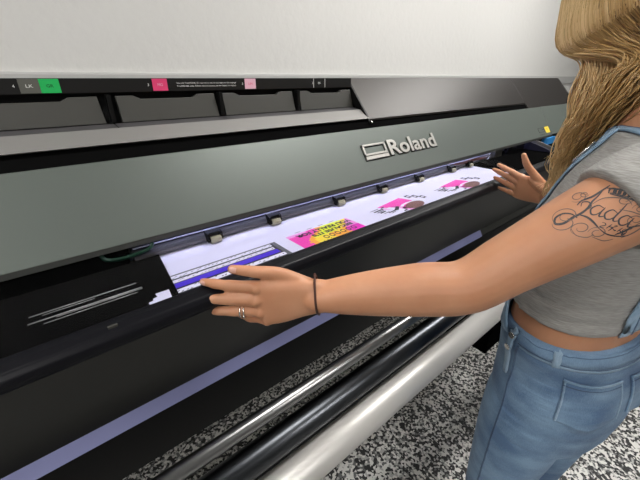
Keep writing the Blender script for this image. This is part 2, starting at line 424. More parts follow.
# logo: position on panel
def onpanel(x, t, off=0.): return V((x, .6341, 1.2881)) + n_ * t + nrm * off
bm = bmesh.new(); bmS = bmesh.new()
def pbox(bm, x0, x1, t0, t1, o0, o1, sk=0.):
    vs = []
    for x in (x0, x1):
        for t in (t0, t1):
            for o in (o0, o1): vs.append(bm.verts.new(onpanel(x, t, o)))
    for q in ((0, 1, 3, 2), (4, 6, 7, 5), (0, 4, 5, 1), (2, 3, 7, 6), (0, 2, 6, 4), (1, 5, 7, 3)): bm.faces.new([vs[i] for i in q])
LT, LB, LX0, LX1 = .105, .059, .736, .834
for (a, c, d, e) in ((LX0, LX1, LT - .005, LT), (LX0, LX1, LB + .0125, LB + .018), (LX0, LX0 + .006, LB + .0125, LT), (LX1 - .006, LX1, LB + .0125, LT), (LX0, LX1, LB, LB + .010)):
    pbox(bm, a, c, d, e, .001, .005)
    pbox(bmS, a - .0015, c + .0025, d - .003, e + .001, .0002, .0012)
put_text(bm, 'Roland', .05, onpanel(.965, .084, .004), (1, 0, 0), n_, width=.242, height=.049, bold=.0010, extr=.0015)
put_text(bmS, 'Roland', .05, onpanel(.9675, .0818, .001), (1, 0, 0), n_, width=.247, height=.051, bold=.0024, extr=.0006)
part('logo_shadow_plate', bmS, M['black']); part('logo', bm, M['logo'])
# icon and yellow sticker near the split
bm = bmesh.new()
for (a, c, d, e) in ((1.95, 2.025, .043, .0455), (1.95, 2.025, .022, .0245), (1.95, 1.954, .022, .0455), (2.021, 2.025, .022, .0455), (1.995, 2.02, .034, .038), (1.955, 2.01, .009, .0115)): pbox(bm, a, c, d, e, .0002, .0008)
part('lever_icon', bm, M['fascia_edge'])
bm = bmesh.new(); pbox(bm, 2.033, 2.082, .014, .046, .0002, .001); part('warning_sticker', bm, M['yellow'])
bm = bmesh.new(); put_text(bm, '!', .02, onpanel(2.058, .030, .0013), (1, 0, 0), n_, height=.02, width=.005); part('warning_mark', bm, M['black'])

# print bay
bm = bmesh.new(); prism(bm, [(.47, 1.2395), (.70, 1.2395), (.70, 1.225), (.47, 1.21)], XL, XR - .03); part('platen', bm, M['bay_black'])
bm = bmesh.new(); prism(bm, [(.680, 1.30), (.684, 1.2572), (.678, 1.2572), (.664, 1.2572), (.664, 1.272), (.668, 1.288)], .10, 2.0); part('carriage_rail', bm, M['blue_dark'])
bm = bmesh.new(); box(bm, .10, 1.45, .6400, .6425, 1.2700, 1.2718); part('edge_strip', bm, mat('strip_white', (.45, .46, .58), .4))
bm = bmesh.new(); prism(bm, [(.650, 1.2568), (.6445, 1.252), (.6445, 1.2455), (.69, 1.2455), (.69, 1.2568)], .10, 1.55); part('pinch_beam', bm, M['grey_rail'])
for i, x in enumerate((.252, .40, .607, .782, .967, 1.161, 1.285)):
    bm = bmesh.new(); prism(bm, [(.652, 1.268), (.634, 1.262), (.629, 1.2475), (.634, 1.244), (.645, 1.2455), (.65, 1.256)], x - .016, x - .0115)
    prism(bm, [(.652, 1.268), (.634, 1.262), (.629, 1.2475), (.634, 1.244), (.645, 1.2455), (.65, 1.256)], x + .0115, x + .016)
    prism(bm, [(.652, 1.268), (.637, 1.263), (.635, 1.2575), (.65, 1.257)], x - .0115, x + .0115)
    br = part('pinch_bracket', bm, M['black'])
    bm = bmesh.new(); cyl(bm, (x - .011, .633, 1.2485), (x + .011, .633, 1.2485), .0072, 20); link('pinch_roller', bm, M['beige'], br)
# led bar hidden up behind the front cover
bm = bmesh.new(); box(bm, .14, 1.9, .6565, .6615, 1.2815, 1.2855); part('led_bar', bm, M['led'])
# left: mask plate over media edge, green lever, reflection streaks built as rods
bm = bmesh.new()
vs = []
for z in (1.2420, 1.2436): vs += [bm.verts.new((-.40, .655, z)), bm.verts.new((.143, .655, z)), bm.verts.new((.123, .486, z)), bm.verts.new((-.40, .486, z))]
bm.faces.new(vs[:4]); bm.faces.new(vs[4:][::-1])
for i in range(4): bm.faces.new((vs[i], vs[(i + 1) % 4], vs[4 + (i + 1) % 4], vs[4 + i]))
part('media_clamp', bm, M['bay_black'])
bm = bmesh.new(); box(bm, XL + .02, .09, .646, .70, 1.2437, 1.30); part('maintenance_box', bm, M['bay_black'])
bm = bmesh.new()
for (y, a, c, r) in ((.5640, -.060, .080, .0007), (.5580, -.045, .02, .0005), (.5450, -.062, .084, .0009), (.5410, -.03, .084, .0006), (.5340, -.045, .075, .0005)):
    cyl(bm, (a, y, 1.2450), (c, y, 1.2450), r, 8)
part('reflection_streaks', bm, mat('streak_grey', (.5, .5, .48), .35, .6))  # bright thin rods in place of light streaks reflected in the bed
bm = bmesh.new()
pts = [(.050, .640, 1.2760), (.056, .632, 1.2680), (.075, .628, 1.2650), (.10, .628, 1.2655), (.125, .630, 1.2690), (.133, .636, 1.2760)]
loft(bm, [(*p, .0022, .0035) for p in pts], (0, 1, 0), 10, sub=6)
part('lever_handle', bm, M['green'])
# right side bay: carriage, hose, hook
bm = bmesh.new(); prism(bm, [(.645, 1.24), (.645, 1.272), (.648, 1.282), (.69, 1.30), (.69, 1.24)], 1.63, 1.80); part('print_carriage', bm, M['black_gloss'], bevel=.004)
bm = bmesh.new(); box(bm, 1.66, 1.70, .640, .648, 1.268, 1.275); part('carriage_connector', bm, M['chrome'])
bm = bmesh.new(); prism(bm, [(.642, 1.242), (.642, 1.279), (.68, 1.29), (.68, 1.242)], 1.50, 1.565); part('capping_block', bm, M['tray'], bevel=.003)
bm = bmesh.new(); prism(bm, [(.50, 1.24), (.53, 1.244), (.66, 1.248), (.66, 1.24)], 1.36, 1.62); part('maintenance_tray', bm, M['bay_black'], bevel=.003)
bm = bmesh.new(); loft(bm, [(1.16, .650, 1.266, .005, .005), (1.25, .645, 1.262, .005, .005), (1.34, .640, 1.264, .005, .005), (1.42, .645, 1.256, .005, .005)], (0, 0, 1), 12); part('ink_hose', bm, M['orange_hose'])
bm = bmesh.new(); loft(bm, [(1.435, .640, 1.248, .002, .002), (1.445, .638, 1.266, .002, .002), (1.43, .636, 1.269, .002, .002)], (0, 1, 0), 8); part('wire_hook', bm, M['chrome'])
bm = bmesh.new(); prism(bm, [(.54, 1.242), (.55, 1.252), (.628, 1.276), (.66, 1.28), (.66, 1.242)], 1.83, 1.845); part('bay_partition', bm, M['blue_dark'])
bm = bmesh.new(); prism(bm, [(.54, 1.242), (.55, 1.252), (.628, 1.276), (.66, 1.28), (.66, 1.242)], 1.90, 1.91); part('bay_partition', bm, M['grey_rail'])
bm = bmesh.new(); box(bm, 2.02, 2.13, .625, .65, 1.244, 1.276); part('blue_clip', bm, M['blue_clip'])
# window and its rim
bm = bmesh.new(); prism(bm, [(.634, 1.2790), (.478, 1.2472), (.478, 1.2455), (.634, 1.2772)], XL + .01, 1.36); part('window_pane', bm, M['window'])
bm = bmesh.new(); prism(bm, [(.486, 1.2462), (.470, 1.2466), (.4585, 1.2420), (.4530, 1.2345), (.4520, 1.2250), (.4560, 1.2166), (.466, 1.2140), (.486, 1.2140)], XL, XR - .02); part('window_rim', bm, M['lip'], bevel=.002)
for x in (.02,):
    bm = bmesh.new(); box(bm, x, x + .012, .4640, .4680, 1.2440, 1.2475); part('rim_pad', bm, M['tray'])
# apron
bm = bmesh.new(); prism(bm, [(.4600, 1.2140), (.4760, 1.0788), (.50, 1.0788), (.52, 1.2140)], XL, XR - .03); part('apron_panel', bm, M['panel'])
bm = bmesh.new(); prism(bm, [(.4760, 1.0790), (.4640, 1.0585), (.475, 1.0565), (.487, 1.077)], XL, 1.12); part('apron_edge', bm, M['stripe'], bevel=.0008)  # lavender on this stretch only, the rest takes the dark panel colour
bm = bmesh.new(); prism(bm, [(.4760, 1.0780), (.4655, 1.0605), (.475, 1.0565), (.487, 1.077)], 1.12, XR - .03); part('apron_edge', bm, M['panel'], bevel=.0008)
bm = bmesh.new(); prism(bm, [(.4650, 1.0580), (.4850, .9386), (.52, .93), (.70, .93), (.70, 1.056)], XL, XR - .03); part('lower_panel', bm, M['black'])
for x0, x1 in ((XL - .02, XL), (XR - .02, XR)):
    bm = bmesh.new(); prism(bm, [(.455, 1.24), (.47, 1.06), (.49, .93), (1.03, .93), (1.03, 1.546), (.868, 1.548), (.735, 1.408), (.642, 1.28)], x0, x1); part('end_panel', bm, M['tray'])
# stand
for x in (-.25, 2.35):
    bm = bmesh.new(); box(bm, x - .035, x + .035, .66, .74, .12, .93); part('stand_leg', bm, M['black'], bevel=.004)
    bm = bmesh.new(); box(bm, x - .035, x + .035, .25, 1.02, .075, .12); part('stand_foot', bm, M['black'], bevel=.004)
    for y in (.29, .98):
        bm = bmesh.new(); cyl(bm, (x - .015, y, .036), (x + .015, y, .036), .036, 20); box(bm, x - .02, x + .02, y - .012, y + .012, .036, .075); part('caster', bm, M['black'])
bm = bmesh.new(); box(bm, -.22, 2.32, .68, .72, .30, .36); part('stand_crossbar', bm, M['black'])
# rods under the apron
bm = bmesh.new(); cyl(bm, (-.36, .40, .988), (2.35, .40, .988), .0145, 32); part('tension_bar', bm, M['steel'])
bm = bmesh.new(); cyl(bm, (-.36, .385, .918), (2.35, .385, .918), .0275, 40); part('guide_roller', bm, M['dark_steel'])
for x in (-.385, 2.35):
    bm = bmesh.new(); prism(bm, [(.33, .83), (.37, 1.03), (.43, 1.03), (.50, .99), (.68, .80), (.68, .72), (.40, .80)], x, x + .022); part('roller_bracket', bm, M['black'])
bm = bmesh.new(); box(bm, 1.00, 1.40, .32, .52, .705, .805); part('take_up_motor', bm, M['black_matte'], bevel=.006)
TU = empty('take_up_tube', (1.0, .345, .853)); tag(TU, 'large silver take-up tube below the printer front, nearest the floor aisle', 'roller')
bm = bmesh.new(); cyl(bm, (-.36, .345, .853), (1.45, .345, .853), .0350, 48); link('tube', bm, M['silver_tube'], TU)
bm = bmesh.new(); cyl(bm, (1.4502, .345, .853), (1.4895, .345, .853), .045, 40); link('end_flange', bm, M['black'], TU)
bm = bmesh.new(); cyl(bm, (-.362, .345, .853), (-.3602, .345, .853), .045, 40); link('end_flange', bm, M['black'], TU)
bm = bmesh.new(); prism(bm, [(.31, .0), (.29, .60), (.29, .89), (.40, .89), (.42, .60), (.42, 0)], 1.49, 1.60)
part('take_up_post', bm, M['black_matte'], bevel=.005)

# ------------------------------------------------------------------ printed sheet
SH = tag(empty('printed_sheet', (.7, .56, 1.2395)), 'white vinyl sheet with bright printed labels lying on the lit print bed', 'printed sheet')
bm = bmesh.new(); box(bm, .095, 1.315, .4866, .692, 1.2397, 1.2404); link('vinyl', bm, M['vinyl'], SH)
INK = {k: mat('ink_' + k, c, .45) for k, c in dict(k=(.012, .012, .02), g=(.11, .11, .13), v=(.07, .03, .62), p=(.85, .05, .42), m=(.80, .02, .50), lp=(.85, .30, .70), o=(.95, .40, .04), y=(.80, .90, .03), y2=(.95, .72, .06), br=(.19, .085, .075), w=(.78, .77, .9)).items()}
ik = list(INK.keys()); im = [INK[k] for k in ik]
Z0 = 1.2405
def quad2(bm, pts, k, z=Z0):
    f = bm.faces.new([bm.verts.new((x, y, z)) for x, y in pts]); f.material_index = ik.index(k)
def rect(bm, x0, x1, y0, y1, k, z=Z0): quad2(bm, [(x0, y0), (x1, y0), (x1, y1), (x0, y1)], k, z)
# purple striped label
bm = bmesh.new()
rect(bm, .118, .346, .4872, .5585, 'g'); rect(bm, .122, .336, .4872, .5550, 'k', Z0 + .0001)
def speck(x0, x1, y0, y1):
    rect(bm, x0, x1, y0, y1, 'w', Z0 + .0002)
    x = x0
    while x < x1 - .004:
        h = (y1 - y0)
        yy = y0 + random.random() * h * .75
        quad2(bm, [(x, yy), (x + .0035, yy + h * .05), (x + .006, yy + h * .28), (x + .002, yy + h * .22)], random.choice('kkg'), Z0 + .0003)
        x += random.uniform(.005, .014)
speck(.122, .332, .5440, .5540); speck(.124, .330, .5300, .5395)
rect(bm, .120, .332, .5125, .5275, 'v', Z0 + .0002); speck(.124, .336, .4965, .5080); rect(bm, .122, .336, .4872, .4925, 'g', Z0 + .0002)
link('purple_striped_print', bm, im, SH)
# rainbow label with lettering
bm = bmesh.new()
X0, X1, Y0, Y1 = .376, .555, .4872, .5610
nx, ny = 30, 14
for i in range(nx):
    for j in range(ny):
        u = (i + .5) / nx; v = (j + .5) / ny
        w = u + .10 * math.sin(v * 5) + random.uniform(-.02, .02) + (v - .5) * -.15
        if w < .28: k = 'p' if v > .3 or w > .1 else 'p'
        elif w < .36: k = 'o'
        elif w < .70: k = 'y' if v > .45 else ('y2' if w < .6 else 'o')
        elif w < .80: k = 'y2' if v > .3 else 'o'
        elif w < .88: k = 'o' if v < .5 else 'lp'
        else: k = 'm' if v < .45 else 'lp'
        if (w < .12 and v > .85): k = 'lp'
        rect(bm, X0 + (X1 - X0) * i / nx, X0 + (X1 - X0) * (i + 1) / nx, Y0 + (Y1 - Y0) * j / ny, Y0 + (Y1 - Y0) * (j + 1) / ny, k)
bt = bmesh.new()
put_text(bm, 'YOU REALLY FOR', .02, (.474, .5465, Z0 + .0002), (-1, 0, 0), (0, -1, 0), mi=0, width=.158, height=.0150, bold=.0010)
put_text(bm, "BECAUSE IT'S", .02, (.484, .5285, Z0 + .0002), (-1, 0, 0), (0, -1, 0), mi=0, width=.118, height=.0130, bold=.0010)
for q in range(6):
    cx = .447 + q * .0165; pr = None
    for a in range(14):
        t0, t1 = a / 14 * 2 * math.pi, (a + 1) / 14 * 2 * math.pi
        P_ = lambda t, r: (cx + math.cos(t) * .0065 * r, .508 + math.sin(t) * .0085 * r)
        quad2(bm, [P_(t0, 1), P_(t1, 1), P_(t1, .62), P_(t0, .62)], 'k', Z0 + .0002)
for q in range(5): rect(bm, .405 + q * .011, .409 + q * .011, .4915 + q * .001, .4935 + q * .001, 'k', Z0 + .0002)
for q in range(4): rect(bm, .405 + q * .033, .420 + q * .033, .5655, .5675, 'g')
link('rainbow_print', bm, im, SH)
# two pink football labels
for n, x0 in enumerate((.620, .905)):
    bm = bmesh.new(); s = .235 + n * .03
    def q(pts, k, z=Z0): quad2(bm, [(x0 + u * s, .4872 + v * .090) for u, v in pts], k, z)
    q([(.18, .60), (.42, .55), (.55, .10), (.48, .02), (.30, .45)], 'lp'); q([(.20, .80), (.68, .98), (.72, .55), (.46, .45), (.28, .62)], 'p'); q([(.46, .45), (.72, .55), (.62, .2), (.40, .2)], 'p')
    q([(.25, .62), (.33, .60), (.42, .20), (.36, .15)], 'w', Z0 + .0001)
    ft = [(.63 + .165 * math.cos(a), .27 + .22 * math.sin(a) + .05 * math.cos(a)) for a in [i / 16 * 2 * math.pi for i in range(16)]]
    q(ft, 'br', Z0 + .0002)
    q([(.44, .44), (.50, .52), (.60, .56), (.72, .54), (.72, .47), (.60, .49), (.52, .45), (.47, .38)], 'w', Z0 + .0001)
    q([(.66, .98), (.72, .99), (.90, .42), (.84, .26)], 'w', Z0 + .0001)
    for (u, v) in ((.76, .74), (.84, .62), (.90, .44)):
        for (a1, b1, a2, b2) in ((0, 0, .07, .05), (0, .16, .07, .21), (0, 0, .018, .16), (.052, .02, .07, .21)): q([(u + a1, v + b1), (u + a2, v + b1 + .03), (u + a2, v + b2 + .03), (u + a1, v + b2 + .02)], 'k', Z0 + .0004)
    q([(.30, .36), (.40, .52), (.43, .46), (.34, .28)], 'k', Z0 + .0002)
    for (u, v, w_, h_) in ((.06, .55, .16, .06), (.10, .40, .10, .06), (.18, .28, .14, .05), (.08, .48, .12, .04), (.04, .66, .14, .035), (.12, .32, .10, .035), (.20, .22, .08, .03), (.36, .10, .07, .05), (.22, .66, .06, .05)):
        q([(u, v), (u + w_, v + .03), (u + w_, v + .03 + h_), (u, v + h_)], 'k' if h_ > .04 else 'g', Z0 + .0003)
    link('pink_football_print', bm, im, SH)
# torn paper scrap at the clamp
bm = bmesh.new()
P_ = [(.080, .486), (.112, .486), (.1155, .5120), (.0950, .5130), (.0950, .5020), (.0880, .5010), (.0870, .4950), (.080, .4945)]
A = [bm.verts.new((x, y, 1.2438)) for x, y in P_]; B = [bm.verts.new((x, y, 1.2441)) for x, y in P_]
bm.faces.new(A[::-1]); bm.faces.new(B)
for i in range(len(P_)): bm.faces.new((A[i], A[(i + 1) % len(P_)], B[(i + 1) % len(P_)], B[i]))
tag(link('paper_scrap', bm, M['vinyl']), 'small torn white scrap beside the left corner of the printed sheet', 'paper')

# ------------------------------------------------------------------ woman
G = V((.30, .954, 0)).normalized(); L = V((-G.y, G.x, 0))      # facing, her left
PC = V((.79, .100, 0))                                          # body axis on the floor
W_ = tag(empty('person', (PC.x, PC.y, 0)), 'person with long blonde hair in grey crop top and denim overalls reaching over the printer', 'person')
def B_(f, l, z):
    k = max(0., min(1., (1.10 - z) / .14)); k = k * k * (3 - 2 * k)
    return PC + G * f + L * l + V((.050 * k, .002 * k, z))
torso = [  # z, forward, half width, half depth
    (.86, -.008, .120, .080), (.90, -.009, .152, .104), (.96, -.006, .158, .108), (1.03, .004, .148, .102), (1.10, .010, .137, .094), (1.17, .008, .132, .090),
    (1.25, -.004, .140, .092), (1.34, -.018, .150, .092), (1.41, -.026, .134, .082), (1.455, -.030, .094, .062), (1.480, -.020, .055, .052)]
def torso_loft(bm, rows, off=0., n=36, dome=True, lean=0.):
    loft(bm, [(*B_(f, 0, z), a + off, b + off) for z, f, a, b in rows], L, n, sub=5, dome=dome, pw=2.2)
SL = V((.670, .052, 1.414)); EL = V((.470, .203, 1.255)); WL = V((.298, .363, 1.227))
SR = V((.932, .010, 1.420)); ER = V((1.120, .055, 1.225)); WR = V((1.125, .305, 1.240))
def arm(bm, S, E, W, k=1.0):
    a = S.lerp(E, .35); b = S.lerp(E, .75); c = E.lerp(W, .3); d = E.lerp(W, .7)
    loft(bm, [(*S, .056 * k, .058 * k), (*a, .051 * k, .055 * k), (*b, .043 * k, .046 * k), (*E, .040 * k, .042 * k), (*c, .040 * k, .041 * k), (*d, .032 * k, .034 * k), (*W, .022, .031)], (0, .2, 1), 24, sub=6)
FINGER = []
def hand(bm, W, fwd, up, back, bend=(0, 0, 0, 0), spread=1., thumb=None, k=1.0):
    """fwd: along the fingers, up: thumb side, back: out of the back of the hand"""
    x = V(fwd).normalized(); y = (V(up) - x * V(up).dot(x)).normalized(); z = V(back); z = (z - x * z.dot(x) - y * z.dot(y)).normalized()
    P = lambda a, b, c: W + (x * a + y * b + z * c) * k
    # palm
    loft(bm, [(*P(-.012, 0, 0), .028, .020), (*P(.02, .002, 0), .034, .0165), (*P(.055, .001, .001), .040, .015), (*P(.082, -.001, .001), .0395, .012)], y, 20, sub=4, pw=2.4)
    loft(bm, [(*P(.010, .016, -.008), .014, .016), (*P(.035, .028, -.009), .013, .017), (*P(.055, .036, -.008), .010, .012)], y, 14, sub=3)
    bases = [(.086, .030, .001), (.090, .0105, .003), (.086, -.0105, .002), (.078, -.030, -.001)]
    lens = [(.040, .024, .019), (.044, .028, .020), (.040, .026, .019), (.031, .020, .018)]
    rad = [r_ * k * 1.06 for r_ in (.0088, .0090, .0085, .0074)]
    tips = []
    for i in range(4):
        b = bases[i]; p = P(*b); ang = 0.; pts = [(*P(b[0] - .03, b[1] * .85, b[2] - .001), rad[i], rad[i]), (*p, rad[i] + .0010, rad[i] + .0008)]
        sp = (1.5 - i) * .07 * spread + (bend[i][3] if len(bend[i]) > 3 else 0)
        for s in range(3):
            ang += bend[i][s]
            d = (x * math.cos(ang) - z * math.sin(ang)); d = d * math.cos(sp) + y * math.sin(sp)
            p0 = p; p = p + d * lens[i][s] * k
            r_ = rad[i] - .0010 * (s + .5)
            pts.append((*p0.lerp(p, .5), r_ - .0002, r_ - .0003)); pts.append((*p, r_ + (.0002 if s < 2 else -.0008), r_ - (0 if s < 2 else .0010)))
        loft(bm, pts, y, 12, sub=3)
        ball(bm, P(b[0] + .001, b[1], b[2] + .0045), rad[i] * 1.02, 12)
        FINGER.append((V(pts[1][:3]), V(pts[3][:3]), rad[i]))
        tips.append((p, d, x, y, z, rad[i]))
    t = thumb or [(.020, .026, -.006), (.052, .050, -.010), (.082, .066, -.008), (.104, .075, -.004)]
    rr_ = [.0125, .0112, .0100, .0074]
    loft(bm, [(*P(*q), rr_[i], rr_[i] * .95) for i, q in enumerate(t)], y, 14, sub=4)
    tips.append((P(*t[3]), (P(*t[3]) - P(*t[2])).normalized(), x, y, z, .0095))
    return tips
bm = bmesh.new()
torso_loft(bm, torso)
# chest volume
for s in (-1, 1): ball(bm, B_(.030, s * .062, 1.31), .055, 20)
# neck and head
HC = V((.860, .180, 1.660))
NB = B_(-.012, 0, 1.46); 
loft(bm, [(*NB, .058, .055), (*(NB.lerp(HC, .35)), .050, .050), (*(NB.lerp(HC, .7)), .050, .055)], L, 24)
FD = (G * .86 + V((.12, 0, -.42))).normalized()      # face direction, looking down at the bed
UP = (V((0, 0, 1)) - FD * FD.z).normalized(); SD = FD.cross(UP).normalized()
HP = lambda f, s, u: HC + FD * f + SD * s + UP * u
rotH = Matrix((SD, FD, UP)).transposed()
ball(bm, HP(-.012, 0, .022), .092, 32, (.84, 1.06, 1.0), rotH)
loft(bm, [(*HP(.030, 0, .04), .060, .055), (*HP(.036, 0, -.02), .056, .050), (*HP(.040, 0, -.07), .040, .038), (*HP(.046, 0, -.098), .022, .022)], SD, 24)
loft(bm, [(*HP(.080, 0, .012), .007, .008), (*HP(.094, 0, -.012), .010, .009), (*HP(.100, 0, -.026), .012, .010), (*HP(.090, 0, -.034), .012, .008)], SD, 12)
for s in (-1, 1):
    ball(bm, HP(.060, s * .034, -.022), .022, 12)            # cheeks
    ball(bm, HP(.072, s * .030, .030), .016, 12, (1.3, .6, .5), rotH)   # brows
    loft(bm, [(*HP(-.012, s * .080, .012), .004, .010), (*HP(-.014, s * .088, -.004), .006, .013), (*HP(-.008, s * .083, -.024), .004, .007)], SD, 10)
ball(bm, HP(.080, 0, -.056), .014, 12, (1.7, .7, .55), rotH); ball(bm, HP(.078, 0, -.066), .013, 12, (1.5, .7, .6), rotH)
# arms and hands
arm(bm, SL, EL, WL, 1.06); arm(bm, SR, ER, WR, .96)
tipL = hand(bm, WL, (-.145, .100, -.014), (-.05, .10, 1), (-.72, -.66, .28), bend=((.14, .14, .10, .05), (.05, .06, .05, .09), (.10, .08, .06, .07), (.36, .36, .26, .05)), spread=.55, k=1.07,
            thumb=[(.018, .024, -.006), (.050, .044, -.004), (.083, .055, .002), (.116, .064, .002)])
tipR = hand(bm, WR, (-.02, .160, .024), (-.20, -.05, 1), (.9, .1, .15), bend=((-.32, .02, .02, .02), (-.36, .02, .02, .0), (-.36, .02, .02, .0), (-.32, .04, .04, -.01)), spread=.45,
            thumb=[(.020, .026, -.004), (.054, .052, -.008), (.082, .076, -.010), (.100, .100, -.006)])
# legs and feet
HJ = {}
for s in (-1, 1):
    hip = B_(-.005, s * .082, .86); kn = B_(.015, s * .085, .48); an = B_(-.015, s * .085, .09)
    HJ[s] = (hip, kn, an)
    loft(bm, [(*hip, .074, .084), (*hip.lerp(kn, .4), .070, .076), (*kn, .052, .056), (*kn.lerp(an, .3), .050, .054), (*kn.lerp(an, .75), .035, .038), (*an, .033, .036)], L, 24)
    loft(bm, [(*(an + V((0, 0, -.045))), .030, .035), (*(an + G * .07 + V((0, 0, -.055))), .038, .026), (*(an + G * .14 + V((0, 0, -.062))), .040, .018)], L, 16)
body = fuse('body', bm, .0028, 3, M['skin'], W_)
bvhB = bvh_of(body)
# ------------ nails
for h, (tips, nm) in enumerate(((tipL, 'left'), (tipR, 'right'))):
    for i, (p, d, x, y, z, r_) in enumerate(tips):
        d = d.normalized(); up = (z - d * z.dot(d)).normalized() if i < 4 else ((z * .8 + y * .2) - d * (z * .8 + y * .2).dot(d)).normalized()
        s = d.cross(up).normalized()
        bmn = bmesh.new(); q0 = p - d * .007
        g_ = [[None] * 5 for _ in range(5)]; ok = True
        for a in range(5):
            for c in range(5):
                w = (c / 4 - .5) * r_ * .95 * (1 - .15 * abs(a - 2) / 2)
                o_ = q0 + d * ((a / 4) * .0105) + s * w + up * .02
                hit = bvhB.ray_cast(o_, -up, .05)
                if hit[0] is None: ok = False; break
                g_[a][c] = bmn.verts.new(hit[0] + up * .0004)
            if not ok: break
        if ok:
            for a in range(4):
                for c in range(4): bmn.faces.new((g_[a][c], g_[a][c + 1], g_[a + 1][c + 1], g_[a + 1][c])).smooth = True
            link('fingernail', bmn, M['nail'], W_)
        else: bmn.free()
# ------------ face details
for s in (-1, 1):
    bm = bmesh.new(); ball(bm, HP(.0715, s * .031, .010), .0125, 16); e = link('eye', bm, M['eye_white'], W_, smooth=True)
    bm = bmesh.new(); ball(bm, HP(.0795, s * .031, .008), .0062, 12, (1, .6, 1), rotH); k = link('iris', bm, M['iris'], e, smooth=True)
bm = bmesh.new(); ball(bm, HP(.0875, 0, -.0555), .010, 14, (2.0, .55, .42), rotH); ball(bm, HP(.0865, 0, -.0640), .010, 14, (1.8, .6, .5), rotH); link('lips', bm, M['lips'], W_, smooth=True)

# ------------ crop top
bm = bmesh.new()
top_rows = [(1.142, .010, .136, .094), (1.19, .008, .138, .095), (1.25, -.004, .144, .096), (1.34, -.018, .154, .096), (1.405, -.028, .138, .084), (1.450, -.032, .100, .066), (1.474, -.030, .076, .058)]
P0 = catmull([(z, f, a, b) for z, f, a, b in top_rows], 5)
def rings_to_mesh(bm, rings):
    for A, B in zip(rings, rings[1:]):
        for i in range(len(A)): bm.faces.new((A[i], A[(i + 1) % len(A)], B[(i + 1) % len(B)], B[i])).smooth = True
    bm.faces.new(rings[0][::-1]); bm.faces.new(rings[-1])
rings = []
for q, (z, f, a, b) in enumerate(P0):
    ring = []
    for i in range(40):
        th = 2 * math.pi * i / 40; cx, sx = math.cos(th), math.sin(th)
        cx = math.copysign(abs(cx) ** (2 / 2.2), cx); sx = math.copysign(abs(sx) ** (2 / 2.2), sx)
        p = B_(f, 0, z) + L * (a + .009) * cx + G * (b + .009) * sx
        hem = max(0., 1 - (z - 1.148) / .10)
        p.z += hem * (.010 * sx - .006)                      # hem dips at the back
        p += (p - B_(f, 0, p.z)).normalized() * (.0035 * math.sin(z * 210 + 2 * th) * max(0, 1 - (z - 1.15) / .12))
        ring.append(bm.verts.new(p))
    rings.append(ring)
rings_to_mesh(bm, rings)
for s in (-1, 1): ball(bm, B_(.032, s * .062, 1.31), .062, 20)
for S, E in ((SL, EL), (SR, ER)):
    e = S.lerp(E, .235); m_ = S.lerp(E, .1); inn = S.lerp(B_(-.030, 0, 1.405), .45)
    loft(bm, [(*inn, .055, .054), (*S, .067, .066), (*m_, .070, .070), (*e, .0675, .0710)], (0, .2, 1), 28, dome=False, sub=5)
    t = (E - S).normalized()
shirt = fuse('crop_top', bm, .0045, 4, M['shirt'], W_)
bvhS = bvh_of(shirt)

# ------------ jeans (overalls bottom)
bm = bmesh.new()
jr = [(1.098, .010, .144, .102), (1.075, .009, .148, .105), (1.03, .004, .158, .112), (.96, -.006, .169, .120), (.88, -.010, .168, .122), (.81, -.006, .156, .118), (.765, -.004, .146, .110)]
P0 = catmull([(z, f, a, b) for z, f, a, b in jr], 5); rings = []
for (z, f, a, b) in P0:
    ring = []
    for i in range(44):
        th = 2 * math.pi * i / 44; cx, sx = math.cos(th), math.sin(th)
        cx = math.copysign(abs(cx) ** (2 / 2.2), cx); sx = math.copysign(abs(sx) ** (2 / 2.2), sx)
        p = B_(f, 0, z) + L * a * cx + G * b * sx
        w = max(0, 1 - (1.098 - z) / .12)
        p.z += w * (-.004 + .004 * sx)
        ring.append(bm.verts.new(p))
    rings.append(ring)
rings_to_mesh(bm, rings)
for s in (-1, 1):
    hip, kn, an = HJ[s]
    loft(bm, [(*hip, .088, .099), (*hip.lerp(kn, .15), .088, .098), (*hip.lerp(kn, .4), .084, .091), (*kn, .064, .068), (*kn.lerp(an, .3), .060, .064), (*kn.lerp(an, .75), .050, .053), (*(an + V((0, 0, .03))), .047, .051)], L, 26, dome=False)
    ball(bm, B_(-.060, s * .066, .91), .070, 18)
loft(bm, [(*B_(-.07, 0, .83), .07, .06), (*B_(0, 0, .79), .075, .055), (*B_(.07, 0, .83), .07, .06)], L, 20)
jeans = fuse('overalls', bm, .005, 5, M['denim'], W_)
bvhJ = bvh_of(jeans)
def jring(z, a0, a1, n, lift=0.):
    """points round the hips at height z; angle 0 = her left, 90 = front"""
    out = []
    for i in range(n + 1):
        th = math.radians(a0 + (a1 - a0) * i / n)
        out.append(B_(.0, 0, z) + L * .2 * math.cos(th) + G * .15 * math.sin(th) + V((0, 0, lift * math.sin(th))))
    return out
def subpart(o, parent):
    hang(o, parent); return o
bm = bmesh.new(); ribbon_on(bvhJ, jring(1.078, 8, -188, 16, .004), [.034] * 17, .0005, .0028, bm, sub=4); wb = subpart(link('waistband', bm, M['denim'], W_), jeans)
bm = bmesh.new()
for z, w in ((1.0595, .0022), (1.0925, .0018)): ribbon_on(bvhJ, jring(z, 4, -186, 16, .004), [w] * 17, .0030, .0008, bm, sub=4, cross=1)
subpart(link('stitching', bm, M['denim_dark'], W_), jeans)
bm = bmesh.new(); ribbon_on(bvhJ, jring(1.052, 2, -185, 16, .004), [.006] * 17, .0005, .0014, bm, sub=4, cross=1); subpart(link('yoke_seam', bm, M['denim_light'], W_), jeans)
